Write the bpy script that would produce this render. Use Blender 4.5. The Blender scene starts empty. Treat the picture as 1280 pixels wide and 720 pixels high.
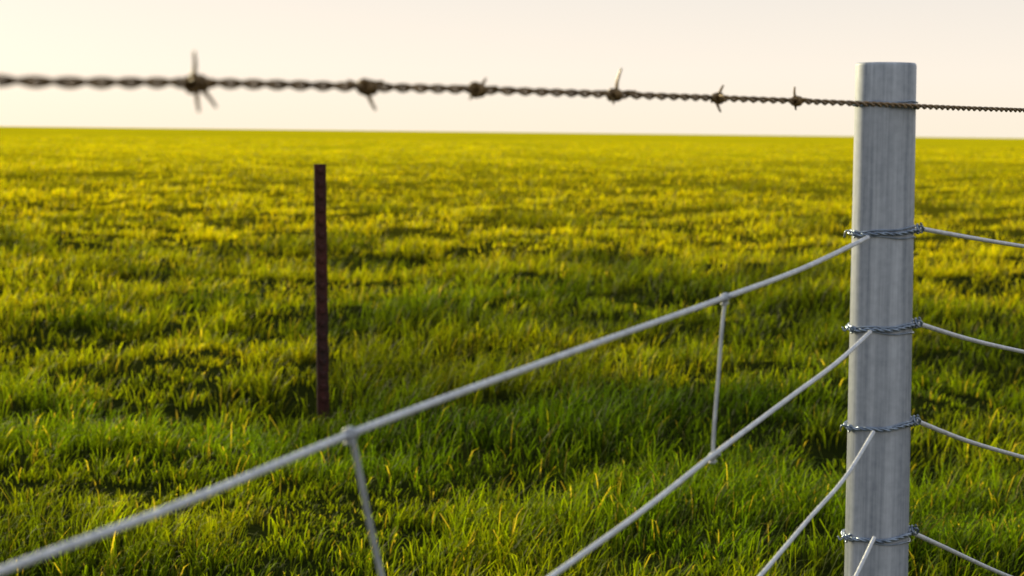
import bpy, math, time, numpy as np
from mathutils import Vector, Matrix
T0=time.time()
rng=np.random.default_rng(7)
sc=bpy.context.scene
sc.view_settings.view_transform='Standard'; sc.view_settings.look='None'; sc.view_settings.exposure=0
# ------------------------------------------------------------ camera
EYE=1.2; F=2133.0
pitch=math.atan(195/2133); roll=0.0117
cam=bpy.data.cameras.new("camera"); co=bpy.data.objects.new("camera",cam); sc.collection.objects.link(co); sc.camera=co
cam.sensor_width=36; cam.lens=36*F/1280; cam.clip_start=.05; cam.clip_end=9000
co.matrix_world=Matrix.Translation((0,0,EYE))@Matrix.Rotation(math.pi/2-pitch,4,'X')@Matrix.Rotation(roll,4,'Z')
cam.dof.use_dof=True; cam.dof.focus_distance=3.1; cam.dof.aperture_fstop=7.0
R=co.matrix_world.to_3x3()
def ray(px,py): return R@Vector((px-640,360-py,-F))
def onY(px,py,Y):
    d=ray(px,py); t=Y/d.y; return Vector((0,0,EYE))+d*t
# the fence line is one vertical plane through the post
P0=Vector((0.539,2.46,0)); FD=Vector((0.869,1.36,0)).normalized(); FN=Vector((1.36,-0.869,0)).normalized()
def onF(px,py,off=0):
    d=ray(px,py); t=((P0+FN*off).dot(FN))/d.dot(FN); return Vector((0,0,EYE))+d*t
# ------------------------------------------------------------ materials
def mat(name):
    m=bpy.data.materials.new(name); m.use_nodes=True; nt=m.node_tree; b=nt.nodes['Principled BSDF']; return m,nt,b
def N(nt,t,**k):
    n=nt.nodes.new(t)
    for a,v in k.items(): setattr(n,a,v)
    return n
def ramp(nt,stops):
    r=N(nt,'ShaderNodeValToRGB'); e=r.color_ramp.elements
    e[0].position,e[0].color=stops[0][0],(*stops[0][1],1); e[1].position,e[1].color=stops[-1][0],(*stops[-1][1],1)
    for p,c in stops[1:-1]:
        x=e.new(p); x.color=(*c,1)
    return r
def galv(name,lo,hi,rough,metal,scale,streak,fine=.3,r0=.32,r1=.68):
    m,nt,b=mat(name); tc=N(nt,'ShaderNodeTexCoord'); mp=N(nt,'ShaderNodeMapping'); mp.inputs['Scale'].default_value=streak
    nt.links.new(tc.outputs['Object'],mp.inputs[0])
    n1=N(nt,'ShaderNodeTexNoise'); n1.inputs['Scale'].default_value=scale; n1.inputs['Detail'].default_value=6; n1.inputs['Roughness'].default_value=.65
    nt.links.new(mp.outputs[0],n1.inputs['Vector'])
    n2=N(nt,'ShaderNodeTexNoise'); n2.inputs['Scale'].default_value=90; n2.inputs['Detail'].default_value=3
    nt.links.new(tc.outputs['Object'],n2.inputs['Vector'])
    mx=N(nt,'ShaderNodeMix',data_type='FLOAT'); mx.inputs[0].default_value=fine
    nt.links.new(n1.outputs[0],mx.inputs[2]); nt.links.new(n2.outputs[0],mx.inputs[3])
    r=ramp(nt,[(r0,lo),(r1,hi)]); nt.links.new(mx.outputs[0],r.inputs[0]); nt.links.new(r.outputs[0],b.inputs['Base Color'])
    b.inputs['Metallic'].default_value=metal
    mr=N(nt,'ShaderNodeMapRange'); mr.inputs[3].default_value=rough-.1; mr.inputs[4].default_value=rough+.12
    nt.links.new(n1.outputs[0],mr.inputs[0]); nt.links.new(mr.outputs[0],b.inputs['Roughness'])
    bp=N(nt,'ShaderNodeBump'); bp.inputs['Strength'].default_value=.25; bp.inputs['Distance'].default_value=.001
    nt.links.new(mx.outputs[0],bp.inputs['Height']); nt.links.new(bp.outputs[0],b.inputs['Normal'])
    return m
M_post=galv("galvanised_post",(.18,.21,.26),(.64,.68,.74),.6,.15,9,(5.5,5.5,.13),.16,.36,.70)
M_wire=galv("galvanised_wire",(.50,.52,.55),(.82,.84,.87),.5,.12,60,(1,1,1))
M_stay=galv("galvanised_stay",(.34,.37,.41),(.62,.65,.69),.5,.2,60,(1,1,1))
M_tie=galv("tie_steel",(.14,.18,.25),(.42,.50,.60),.32,.8,60,(1,1,1))
M_barb=galv("weathered_barbed_wire",(.06,.033,.012),(.32,.195,.07),.45,.3,70,(1,1,1))
M_rust=galv("rusty_steel",(.010,.004,.003),(.085,.016,.008),.8,.05,14,(1,1,.5))
# ------------------------------------------------------------ mesh helpers
def newobj(name,verts,faces,m,parent=None,smooth=True):
    me=bpy.data.meshes.new(name); me.from_pydata([tuple(v) for v in verts],[],faces); me.materials.append(m)
    if smooth: me.polygons.foreach_set('use_smooth',[True]*len(me.polygons))
    me.update(); o=bpy.data.objects.new(name,me); sc.collection.objects.link(o)
    if parent: o.parent=parent
    return o
def empty(name):
    o=bpy.data.objects.new(name,None); sc.collection.objects.link(o); return o
def catmull(pts,step):
    P=[np.array(p,float) for p in pts]; P=[2*P[0]-P[1]]+P+[2*P[-1]-P[-2]]; o=[]
    for i in range(1,len(P)-2):
        a,b,c,d=P[i-1:i+3]; l=np.linalg.norm(c-b); n=max(2,int(l/step))
        la=max(np.linalg.norm(b-a),1e-6); lc=max(np.linalg.norm(d-c),1e-6)
        m1=((b-a)/la*l+(c-b)/l*la)/(la+l)*l; m2=((c-b)/l*lc+(d-c)/lc*l)/(lc+l)*l
        for k in range(n):
            t=k/n; o.append((2*t**3-3*t*t+1)*b+(t**3-2*t*t+t)*m1+(-2*t**3+3*t*t)*c+(t**3-t*t)*m2)
    o.append(P[-2]); return np.array(o)
def frames(p):
    T=np.gradient(p,axis=0); T/=np.linalg.norm(T,axis=1)[:,None]+1e-12
    u=np.array([0,0,1.]) if abs(T[0][2])<.9 else np.array([1.,0,0])
    A=[];B=[]
    for t in T:
        u=u-t*u.dot(t); u/=np.linalg.norm(u); A.append(u.copy()); B.append(np.cross(t,u))
    return T,np.array(A),np.array(B)
class G:
    def __init__(s): s.v=[];s.f=[]
    def tube(s,p,r,seg=10,lobes=0,amp=0,pitch=.03,taper=None):
        p=np.array(p,float); T,A,B=frames(p); L=np.concatenate([[0],np.cumsum(np.linalg.norm(np.diff(p,axis=0),axis=1))])
        b0=len(s.v)
        for i in range(len(p)):
            ri=r if taper is None else r*(taper[0]+(taper[1]-taper[0])*i/(len(p)-1))
            for k in range(seg):
                a=2*math.pi*k/seg; rr=ri*(1+amp*math.cos(lobes*(a-2*math.pi*L[i]/pitch))) if lobes else ri
                s.v.append(p[i]+A[i]*rr*math.cos(a)+B[i]*rr*math.sin(a))
        for i in range(len(p)-1):
            for k in range(seg):
                a=b0+i*seg+k; b=b0+i*seg+(k+1)%seg; s.f.append((a,b,b+seg,a+seg))
        s.f.append(tuple(b0+k for k in range(seg))[::-1]); s.f.append(tuple(b0+(len(p)-1)*seg+k for k in range(seg)))
    def twist(s,p,r,R_,pitch,seg=7,n=2,ph=0):
        p=np.array(p,float); T,A,B=frames(p); L=np.concatenate([[0],np.cumsum(np.linalg.norm(np.diff(p,axis=0),axis=1))])
        for j in range(n):
            a=2*math.pi*(L/pitch+j/n)+ph+.5*np.sin(L*9)+.35*np.sin(L*23+1)
            s.tube(p+A*(R_*np.cos(a))[:,None]+B*(R_*np.sin(a))[:,None],r,seg)
def coil(c,axis,r,turns,pitch,n=14,ph=0):
    axis=Vector(axis).normalized(); a=axis.orthogonal().normalized(); b=axis.cross(a); o=[]
    m=max(4,int(n*turns))
    for i in range(m+1):
        t=turns*2*math.pi*i/m+ph
        o.append(Vector(c)+a*r*math.cos(t)+b*r*math.sin(t)+axis*pitch*(i/m-.5)*turns)
    return o
# ------------------------------------------------------------ steel post
top=onY(1107.5,79,2.46); low=onY(1095,720,2.46)
def postc(z):
    t=(z-top.z)/(low.z-top.z); return top.lerp(low,t)
def postr(z): return .0428+.0030*(top.z-z)/.75
vs=[];fs=[];seg=64
prof=[]
zt=top.z
for z in np.linspace(-.35,zt-.004,26): prof.append((z,postr(z)))
prof+=[(zt-.0015,postr(zt)-.0005),(zt,postr(zt)-.002),(zt,postr(zt)-.0042),(zt-.003,postr(zt)-.005),(zt-.3,postr(zt)-.005)]
for z,r in prof:
    c=postc(z)
    for k in range(seg):
        a=2*math.pi*k/seg; vs.append((c.x+r*math.cos(a),c.y+r*math.sin(a),z))
for i in range(len(prof)-1):
    for k in range(seg):
        a=i*seg+k;b=i*seg+(k+1)%seg; fs.append((a,b,b+seg,a+seg))
post=empty("steel_fence_post")
newobj("pipe",vs,fs,M_post,post)
# ------------------------------------------------------------ wire ties on the post
g=G()
def ring(z,tilt,turns=1,dz=0,rw=.0017,extra=.003,twisted=True,ph=0):
    c=postc(z); r=postr(z)+extra; p=[]
    n=int(110*turns)
    for i in range(n+1):
        a=ph+2*math.pi*turns*i/n
        p.append((c.x+r*math.cos(a),c.y+r*math.sin(a),z+tilt*math.cos(a)+dz*i/n+.0010*math.sin(5*a+z*40)))
    if twisted: g.twist(p,rw,rw*.95,.024,seg=7,ph=z*50)
    else: g.tube(p,rw,7)
def curl(c,ax,r=.006,turns=1.4,pitch=.004,rw=.0015): g.tube(coil(c,ax,r,turns,pitch,18),rw,7)
barb_z=onY(1107,131,2.415).z
lev=[onY(1107,292,2.415).z,onY(1105,412,2.415).z,onY(1102,536,2.415).z,onY(1098,675,2.415).z]
ring(barb_z,-.0015,1,0,.0018,.0025); ring(barb_z+.0042,.001,1,0,.0012,.002,False)
tl=[.003,.0035,.004,.004]
for i,(z,t) in enumerate(zip(lev,tl)):
    ring(z,t,1,0,.0017); ring(z+.0050-.001*i,t*(1.5-.5*(i%2)),1,0,.0013,.002,False)
    if i!=2: ring(z-.0055,-t*.5,1,0,.0011,.002,False,1)
    c=postc(z); r=postr(z)+.004
    lx=Vector((c.x-r*.93,c.y-r*.38,z-t)); rx=Vector((c.x+r*.96,c.y-r*.2,z+t*1.2))
    curl(lx+Vector((-.001,-.002,0)),(1,.4,.2),.0045,1.3+.3*i,.006); curl(rx+Vector((.003,0,.002)),(.8,-.5,.3),.0065,2.1,.005)
    curl(rx+Vector((-.012,-.012,0)),(1,-.6,0),.0040,1.8,.006)
    s=(-1)**i
    g.tube(catmull([lx+Vector((.004,-.003,0)),lx+Vector((-.006,-.006,.004)),lx+Vector((-.013,-.006,.002+.003*s)),lx+Vector((-.015,-.004,-.004*s))],.001),.0013,6)
    g.tube(catmull([rx,rx+Vector((.006,-.004,.006)),rx+Vector((.010,-.003,.003)),rx+Vector((.009,0,-.003))],.001),.0015,6)
newobj("wire_ties",g.v,g.f,M_tie,post)
# ------------------------------------------------------------ barbed wire
bw=empty("barbed_wire")
bp_=[onF(x,y,.048) for x,y in [(-40,99),(0,101),(242,104),(457,109),(595,112.5),(768,118.5),(897,123),(995,126.5),(1070,129.5),(1107,131),(1145,133),(1280,138),(1340,140)]]
ext=[bp_[0]+Vector((-FD.x*k,-FD.y*k,.004*k*k)) for k in (2.5,1.2,.5)]
ext2=[bp_[-1]+Vector((FD.x*k,FD.y*k,.010*k)) for k in (1,2.5)]
path=catmull(ext+bp_+ext2,.0022)
g=G(); g.twist(path,.0019,.0021,.052,seg=7)
newobj("strands",g.v,g.f,M_barb,bw)
g=G()
def barb(c,seed,size,dirs,rw=.0018):
    r=np.random.default_rng(seed); T=FD
    ax=(T+FN*r.uniform(-.4,.4)+Vector((0,0,r.uniform(-.4,.4)))).normalized()
    g.tube(coil(c,ax,.0050,2.3,.0042,14,seed),rw,6)
    g.tube(coil(Vector(c)+T*.005,T,.0046,1.8,.0050,14,seed+2),rw,6)
    for a,l,fw in dirs:
        dv=(Vector((0,0,1))*math.cos(a)+FN*math.sin(a)+T*fw).normalized()
        c0=Vector(c)+T*r.uniform(-.004,.004); sd_=Vector((r.uniform(-1,1),r.uniform(-1,1),r.uniform(-1,1)))*.0014
        p=catmull([c0+dv*.0015, c0+dv*l*.5*size+sd_, c0+dv*l*size-sd_],.002)
        g.tube(p,rw,6,taper=(1.15,.55))
D=math.radians
for (x,y),seed,dirs in [((242,104),1,[(D(4),.022,.16),(D(175),.021,.02),(D(160),.022,.9),(D(-40),.014,.9),(D(80),.018,-.9)]),
    ((457,109),2,[(D(165),.018,.15),(D(-60),.015,-.9),(D(60),.014,.9),(D(100),.012,.3)]),
    ((595,112.5),3,[(D(15),.014,.9),(D(190),.012,-.9),(D(75),.020,1.1),(D(-75),.020,-1.1)]),
    ((768,118.5),4,[(D(5),.026,.12),(D(180),.010,-.6),(D(70),.022,1.3),(D(-75),.022,-1.3)]),
    ((897,123),5,[(D(10),.016,.5),(D(175),.014,.3),(D(80),.022,-1),(D(-80),.022,1)]),
    ((995,126.5),6,[(D(-10),.018,.1),(D(200),.014,.6),(D(80),.022,1),(D(-83),.022,-1)])]:
    barb(onF(x,y,.048),seed,1.0,dirs)
for k in (.22,.45,.7,.95,1.2): 
    barb(bp_[0]+Vector((-FD.x*k,-FD.y*k,.004*k*k)),20,1,[(0,.018,.2),(3.1,.018,.2),(1.5,.014,.5)])
newobj("barbs",g.v,g.f,M_barb,bw)
# ------------------------------------------------------------ smooth wires
def sm(pts,off): return [onF(x,y,off) for x,y in pts]
fw=empty("wire_fence")
def wire(pts,r=.0033,extL=0,extR=0,slopeL=0):
    pts=list(pts)
    if extL: 
        p=pts[0]; pts=[p+Vector((-FD.x*k,-FD.y*k,-slopeL*k)) for k in (extL,extL*.6,extL*.25)]+pts
    if extR:
        d=(pts[-1]-pts[-2]).normalized(); pts=pts+[pts[-1]+d*extR]
    gg=G(); gg.tube(catmull(pts,.0022),r,14,lobes=7,amp=.08,pitch=.075)
    newobj("wire",gg.v,gg.f,M_wire,fw)
wire(sm([(-60,737),(0,714),(200,640),(437,543),(690,449),(906,372),(1000,337),(1085,297)],.03),.0030,1.6,0,.15)
wire(sm([(480,870),(690,720),(800,641),(890,570),(990,495),(1050,450),(1088,415)],.035),.0028,1.6,0,.2)
wire(sm([(830,850),(952,718),(1010,650),(1060,592),(1092,540)],.04),.0026,1.6,0,.3)
wire(sm([(1010,830),(1070,720),(1093,672)],.04),.0026,1.6,0,.4)
for pts,rr in [([(1146,285),(1190,293),(1280,308),(1400,322)],.0034),([(1146,404),(1200,421),(1280,440),(1400,460)],.0036),([(1140,524),(1200,548),(1280,572),(1400,602)],.0036),([(1134,663),(1180,684),(1240,712),(1350,752)],.0036)]:
    wire(sm(pts,0),rr,0,1.2)
g=G()
g.tube(catmull(sm([(438,541),(444,565),(456,625),(477,720),(497,800),(510,852)],.03),.004),.0025,10)
g.tube(catmull(sm([(907,371),(904,395),(898,470),(893,530),(891,568)],.03),.004),.0020,10)
for (x,y),r in [((437,543),.0048),((906,372),.0040),((891,570),.0034)]:
    c=onF(x,y,.03); g.tube(coil(c,FD+Vector((0,0,.25)),r,2.6,.0038,16),.0014,7)
    g.tube(coil(c+Vector((0,0,-.006)),(0,0,1),.0036,1.6,.0036,14),.0013,7)
    g.tube([c+Vector((.003,-.003,.001)),c+Vector((.008,-.005,.003))],.0013,6)
newobj("stays",g.v,g.f,M_stay,fw)
# ------------------------------------------------------------ noise + terrain
def hsh(ix,iy,s):
    h=(ix.astype(np.int64)*374761393+iy.astype(np.int64)*668265263+s*982451653)&0x7fffffff
    h=((h^(h>>13))*1274126177)&0x7fffffff; h=h^(h>>16)
    return (h&0xffff)/65535.
def vn(x,y,s=0):
    ix=np.floor(x);iy=np.floor(y);fx=x-ix;fy=y-iy;fx=fx*fx*(3-2*fx);fy=fy*fy*(3-2*fy)
    a=hsh(ix,iy,s);b=hsh(ix+1,iy,s);c=hsh(ix,iy+1,s);d=hsh(ix+1,iy+1,s)
    return (a+(b-a)*fx)*(1-fy)+(c+(d-c)*fx)*fy
def fbm(x,y,s=0,o=3):
    v=0;a=1;t=0
    for i in range(o):
        v=v+a*vn(x*2**i,y*2**i,s+i*7);t+=a;a*=.5
    return v/t
def zg(x,y):
    return .24*(fbm(x/1.2,y/1.2,3,3)-.5)+.4*(fbm(x/12,y/18,11,2)-.5)*np.clip((np.hypot(x,y)-9)/20,0,1)-.07*np.exp(-(((x+.78)/.6)**2+((y-6.8)/.8)**2))
# ------------------------------------------------------------ rusty T post
rt=onY(399,205,7.35); rb=onY(403,510,7.35)
rp=empty("rusty_fence_post")
ax=(rt-rb).normalized(); Xa=Vector((1,0,0)); Xa=(Xa-ax*Xa.dot(ax)).normalized(); Ya=ax.cross(Xa)
rot=Matrix.Rotation(math.radians(28),3,ax); Xa=rot@Xa; Ya=rot@Ya
H=(rt-rb).length+.35
sec=[(-.027,0),(.027,0),(.027,.007),(.005,.007),(.005,.036),(-.005,.036),(-.005,.007),(-.027,.007)]
v=[];f=[]
nz=24
for i in range(nz+1):
    h=H*i/nz; c=rt-ax*(H-h); sc_=1+.03*math.sin(i*2.1)
    for a,b in sec: v.append(c+Xa*(a*sc_)+Ya*(b-.012))
for i in range(nz):
    for k in range(8):
        a=i*8+k;b=i*8+(k+1)%8; f.append((a,b,b+8,a+8))
f.append(tuple(nz*8+k for k in range(8)))
newobj("t_section",v,f,M_rust,rp,False)
v=[];f=[]
h=H-.03
while h>.35:
    c=rt-ax*(H-h); b0=len(v)
    for z0,sx_,dy in [(-.012,.012,-.012),(-.008,.010,-.023),(.006,.010,-.023),(.012,.012,-.012)]:
        v+= [c+ax*z0-Xa*sx_+Ya*dy, c+ax*z0+Xa*sx_+Ya*dy]
    for i in range(3):
        a=b0+i*2; f.append((a,a+1,a+3,a+2))
    f.append((b0,b0+2,b0+4,b0+6)); f.append((b0+1,b0+3,b0+5,b0+7)); h-=.055
newobj("studs",v,f,M_rust,rp,False)
# ------------------------------------------------------------ ground
rings=np.concatenate([[0.0],np.geomspace(.5,5000,230)]); na=288
aa=np.linspace(0,2*math.pi,na,endpoint=False)
X=np.outer(rings,np.sin(aa));Y=np.outer(rings,np.cos(aa)); Z=zg(X,Y)*np.clip(1.3-rings[:,None]/300,0,1)
vv=np.stack([X,Y,Z],-1).reshape(-1,3)
nr=len(rings); i,k=np.meshgrid(np.arange(nr-1),np.arange(na),indexing='ij')
a=i*na+k;b=i*na+(k+1)%na
ff=np.stack([a,a+na,b+na,b],-1).reshape(-1,4)
def bigmesh(name,verts,quads,tris,m,cols=None):
    me=bpy.data.meshes.new(name); me.vertices.add(len(verts)); me.vertices.foreach_set('co',verts.astype(np.float32).ravel())
    nq=len(quads);nt_=len(tris) if tris is not None else 0
    li=quads.ravel() if nt_==0 else np.concatenate([quads.ravel(),tris.ravel()])
    me.loops.add(len(li)); me.loops.foreach_set('vertex_index',li.astype(np.int32))
    st=np.arange(nq)*4
    if nt_: st=np.concatenate([st,nq*4+np.arange(nt_)*3])
    me.polygons.add(nq+nt_); me.polygons.foreach_set('loop_start',st.astype(np.int32))
    me.polygons.foreach_set('use_smooth',np.ones(nq+nt_,bool))
    if cols is not None:
        at=me.color_attributes.new('col','FLOAT_COLOR','POINT'); c=np.ones((len(verts),4),np.float32); c[:,:3]=cols; at.data.foreach_set('color',c.ravel())
    me.materials.append(m); me.update(calc_edges=True); me.validate()
    o=bpy.data.objects.new(name,me); sc.collection.objects.link(o); return o
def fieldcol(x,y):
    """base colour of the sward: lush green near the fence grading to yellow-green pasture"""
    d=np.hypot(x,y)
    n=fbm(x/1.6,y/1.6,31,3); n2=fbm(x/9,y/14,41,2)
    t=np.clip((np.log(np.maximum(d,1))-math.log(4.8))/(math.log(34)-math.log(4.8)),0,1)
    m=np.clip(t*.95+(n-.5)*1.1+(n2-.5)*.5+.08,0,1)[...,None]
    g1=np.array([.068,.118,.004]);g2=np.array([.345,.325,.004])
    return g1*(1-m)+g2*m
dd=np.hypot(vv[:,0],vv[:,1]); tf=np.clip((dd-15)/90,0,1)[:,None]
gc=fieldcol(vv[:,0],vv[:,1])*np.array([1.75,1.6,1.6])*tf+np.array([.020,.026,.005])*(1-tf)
M_g,nt,b=mat("pasture_ground")
ca=N(nt,'ShaderNodeVertexColor',layer_name='col'); tc=N(nt,'ShaderNodeTexCoord'); no=N(nt,'ShaderNodeTexNoise'); no.inputs['Scale'].default_value=.6; no.inputs['Detail'].default_value=8
nt.links.new(tc.outputs['Object'],no.inputs['Vector'])
mx=N(nt,'ShaderNodeMix',data_type='RGBA',blend_type='MULTIPLY'); mx.inputs[0].default_value=1
rr=ramp(nt,[(.3,(.7,.72,.7)),(.7,(1.25,1.2,1.1))]); nt.links.new(no.outputs[0],rr.inputs[0])
nt.links.new(ca.outputs[0],mx.inputs[6]); nt.links.new(rr.outputs[0],mx.inputs[7]); nt.links.new(mx.outputs[2],b.inputs['Base Color'])
b.inputs['Roughness'].default_value=1; b.inputs['Specular IOR Level'].default_value=0
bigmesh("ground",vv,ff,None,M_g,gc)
# ------------------------------------------------------------ grass
NT=21000; PER=18
td=np.exp(rng.uniform(math.log(2.8),math.log(220),NT)); ta=rng.uniform(-D(29),D(29),NT)
tx=td*np.sin(ta);ty=td*np.cos(ta)
tuft_h=rng.uniform(.55,1.4,NT)
lod=np.clip(td/5.0,1,None)**.85
n=NT*PER
ti=np.repeat(np.arange(NT),PER)
sp=(.028*lod)[ti]; ox=rng.normal(0,1,n)*sp; oy=rng.normal(0,1,n)*sp
x=tx[ti]+ox; y=ty[ti]+oy; d=np.hypot(x,y); z=zg(x,y)*np.clip(1.3-d/300,0,1)
hn=fbm(x/.5,y/.5,51,2)
tus_shade=np.clip((fbm(x/1.9,y/2.3,77,3)-.56)*9,0,1)*.9     # scattered taller, darker tussocks; hummock shadow is painted into their colour too
for cx,cy,rx_,ry_ in [(.8,16.3,.75,1.0),(-1.35,15.8,.7,.8),(-2.5,9.8,.40,.5),(.85,7.1,.55,.55),(-3.6,9.0,.5,.4),(-1.6,11.2,1.0,.5),(2.6,15.,.6,.5),(-2.9,14,.8,.5),(.3,8.6,.9,.35)]:  # dark patches placed for hummock shadows, with taller grass
    q_=((x-cx)/rx_)**2+((y-cy)/ry_)**2
    tus_shade=np.maximum(tus_shade,np.clip(1.5*np.exp(-q_)-.15+.45*(hn-.5),0,1)*(q_<6))
far=np.clip((d-18)/40,0,1)
hfield=np.clip(.05+1.65*hn,0.32,1.6)*(1+.6*tus_shade)
h=.092*hfield*tuft_h[ti]*rng.uniform(.5,1.3,n)*np.clip(lod[ti]**.12,1,1.5)
h=h*(1-.55*np.exp(-(((x+.78)/.25)**2+((y-6.95)/.45)**2)))     # grazed short round the rusty post
wd=.0040*rng.uniform(.55,1.4,n)*lod[ti]**.9
lean_a=np.arctan2(oy,ox)+rng.normal(0,.7,n)
lean=rng.uniform(.15,.9,n)
dx=np.cos(lean_a)*lean+.18; dy=np.sin(lean_a)*lean
face=rng.uniform(0,math.pi,n); wx=np.cos(face);wy=np.sin(face)
rows=[(0,0,.8),(.42,.12,1.0),(.80,.48,.66)]
V=np.zeros((n,7,3),np.float32)
for r,(t,bend,wf) in enumerate(rows):
    cx=x+dx*h*bend; cy=y+dy*h*bend; cz=z-.01+h*t*(1-.15*t*lean)
    for s,sg in enumerate((-1,1)):
        V[:,r*2+s,0]=cx+sg*wx*wd*wf*.5; V[:,r*2+s,1]=cy+sg*wy*wd*wf*.5; V[:,r*2+s,2]=cz
V[:,6,0]=x+dx*h;V[:,6,1]=y+dy*h;V[:,6,2]=z-.01+h*(1-.35*lean)
base=np.arange(n)[:,None]*7
q=np.concatenate([base+np.array([0,1,3,2]),base+np.array([2,3,5,4])]); tr=base+np.array([4,5,6])
cs=(1-.6*far)[:,None]
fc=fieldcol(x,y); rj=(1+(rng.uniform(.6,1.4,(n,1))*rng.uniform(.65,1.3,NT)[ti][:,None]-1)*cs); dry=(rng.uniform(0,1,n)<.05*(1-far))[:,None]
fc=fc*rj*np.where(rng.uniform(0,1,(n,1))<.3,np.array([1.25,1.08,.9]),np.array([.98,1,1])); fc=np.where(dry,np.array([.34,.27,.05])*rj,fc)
tm=tus_shade[:,None]*.85*(1-.55*far[:,None]); fc=fc*(1-tm)+np.array([.020,.044,.003])*rj*tm  # tussock green with hummock shadow mixed into the blade colour
tt=np.array([.3,.3,.78,.78,1.15,1.15,1.35])[None,:,None]  # roots darkened, tips brightened: gap shade and lit tips painted into the blades
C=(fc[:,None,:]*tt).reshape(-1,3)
M_gr,nt,b=mat("grass_blades")
ca=N(nt,'ShaderNodeVertexColor',layer_name='col')
nt.links.new(ca.outputs[0],b.inputs['Base Color']); b.inputs['Roughness'].default_value=.6; b.inputs['Specular IOR Level'].default_value=.1
tl_=N(nt,'ShaderNodeBsdfTranslucent'); mu=N(nt,'ShaderNodeMix',data_type='RGBA',blend_type='MULTIPLY'); mu.inputs[0].default_value=1; mu.inputs[7].default_value=(2.35,2.25,.4,1)
nt.links.new(ca.outputs[0],mu.inputs[6]); nt.links.new(mu.outputs[2],tl_.inputs[0])
ms=N(nt,'ShaderNodeMixShader'); ms.inputs[0].default_value=.6
nt.links.new(b.outputs[0],ms.inputs[1]); nt.links.new(tl_.outputs[0],ms.inputs[2]); nt.links.new(ms.outputs[0],nt.nodes['Material Output'].inputs[0])
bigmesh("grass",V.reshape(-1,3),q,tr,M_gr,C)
# ------------------------------------------------------------ sky + sun
az,el=D(-34),D(15)
sd=Vector((math.sin(az)*math.cos(el),math.cos(az)*math.cos(el),math.sin(el)))
w=bpy.data.worlds.new("sky"); sc.world=w; w.use_nodes=True; nt=w.node_tree
bg=nt.nodes['Background']; sky=N(nt,'ShaderNodeTexSky',sky_type='NISHITA'); sky.sun_disc=False
sky.sun_elevation=el; sky.sun_rotation=az; sky.dust_density=2
tc=N(nt,'ShaderNodeTexCoord'); sx=N(nt,'ShaderNodeSeparateXYZ'); nt.links.new(tc.outputs['Generated'],sx.inputs[0])
hz=ramp(nt,[(0,(1.0,.89,.72)),(.035,(1.0,.90,.78)),(.09,(.87,.81,.745)),(.35,(.60,.62,.66)),(1,(.32,.40,.54))]); nt.links.new(sx.outputs[2],hz.inputs[0])
sc_=N(nt,'ShaderNodeVectorMath',operation='SCALE'); sc_.inputs[3].default_value=8.2; nt.links.new(hz.outputs[0],sc_.inputs[0])
m2=N(nt,'ShaderNodeMix',data_type='RGBA'); m2.inputs[0].default_value=.95; nt.links.new(sky.outputs[0],m2.inputs[6]); nt.links.new(sc_.outputs[0],m2.inputs[7])
nt.links.new(m2.outputs[2],bg.inputs[0]); bg.inputs[1].default_value=.125
L=bpy.data.lights.new("sun",'SUN'); L.energy=5; L.angle=D(.6); L.color=(1,.86,.50)
lo=bpy.data.objects.new("sun",L); sc.collection.objects.link(lo); lo.rotation_euler=sd.to_track_quat('Z','Y').to_euler(); lo.location=(-6,6,5)
print("script",time.time()-T0)
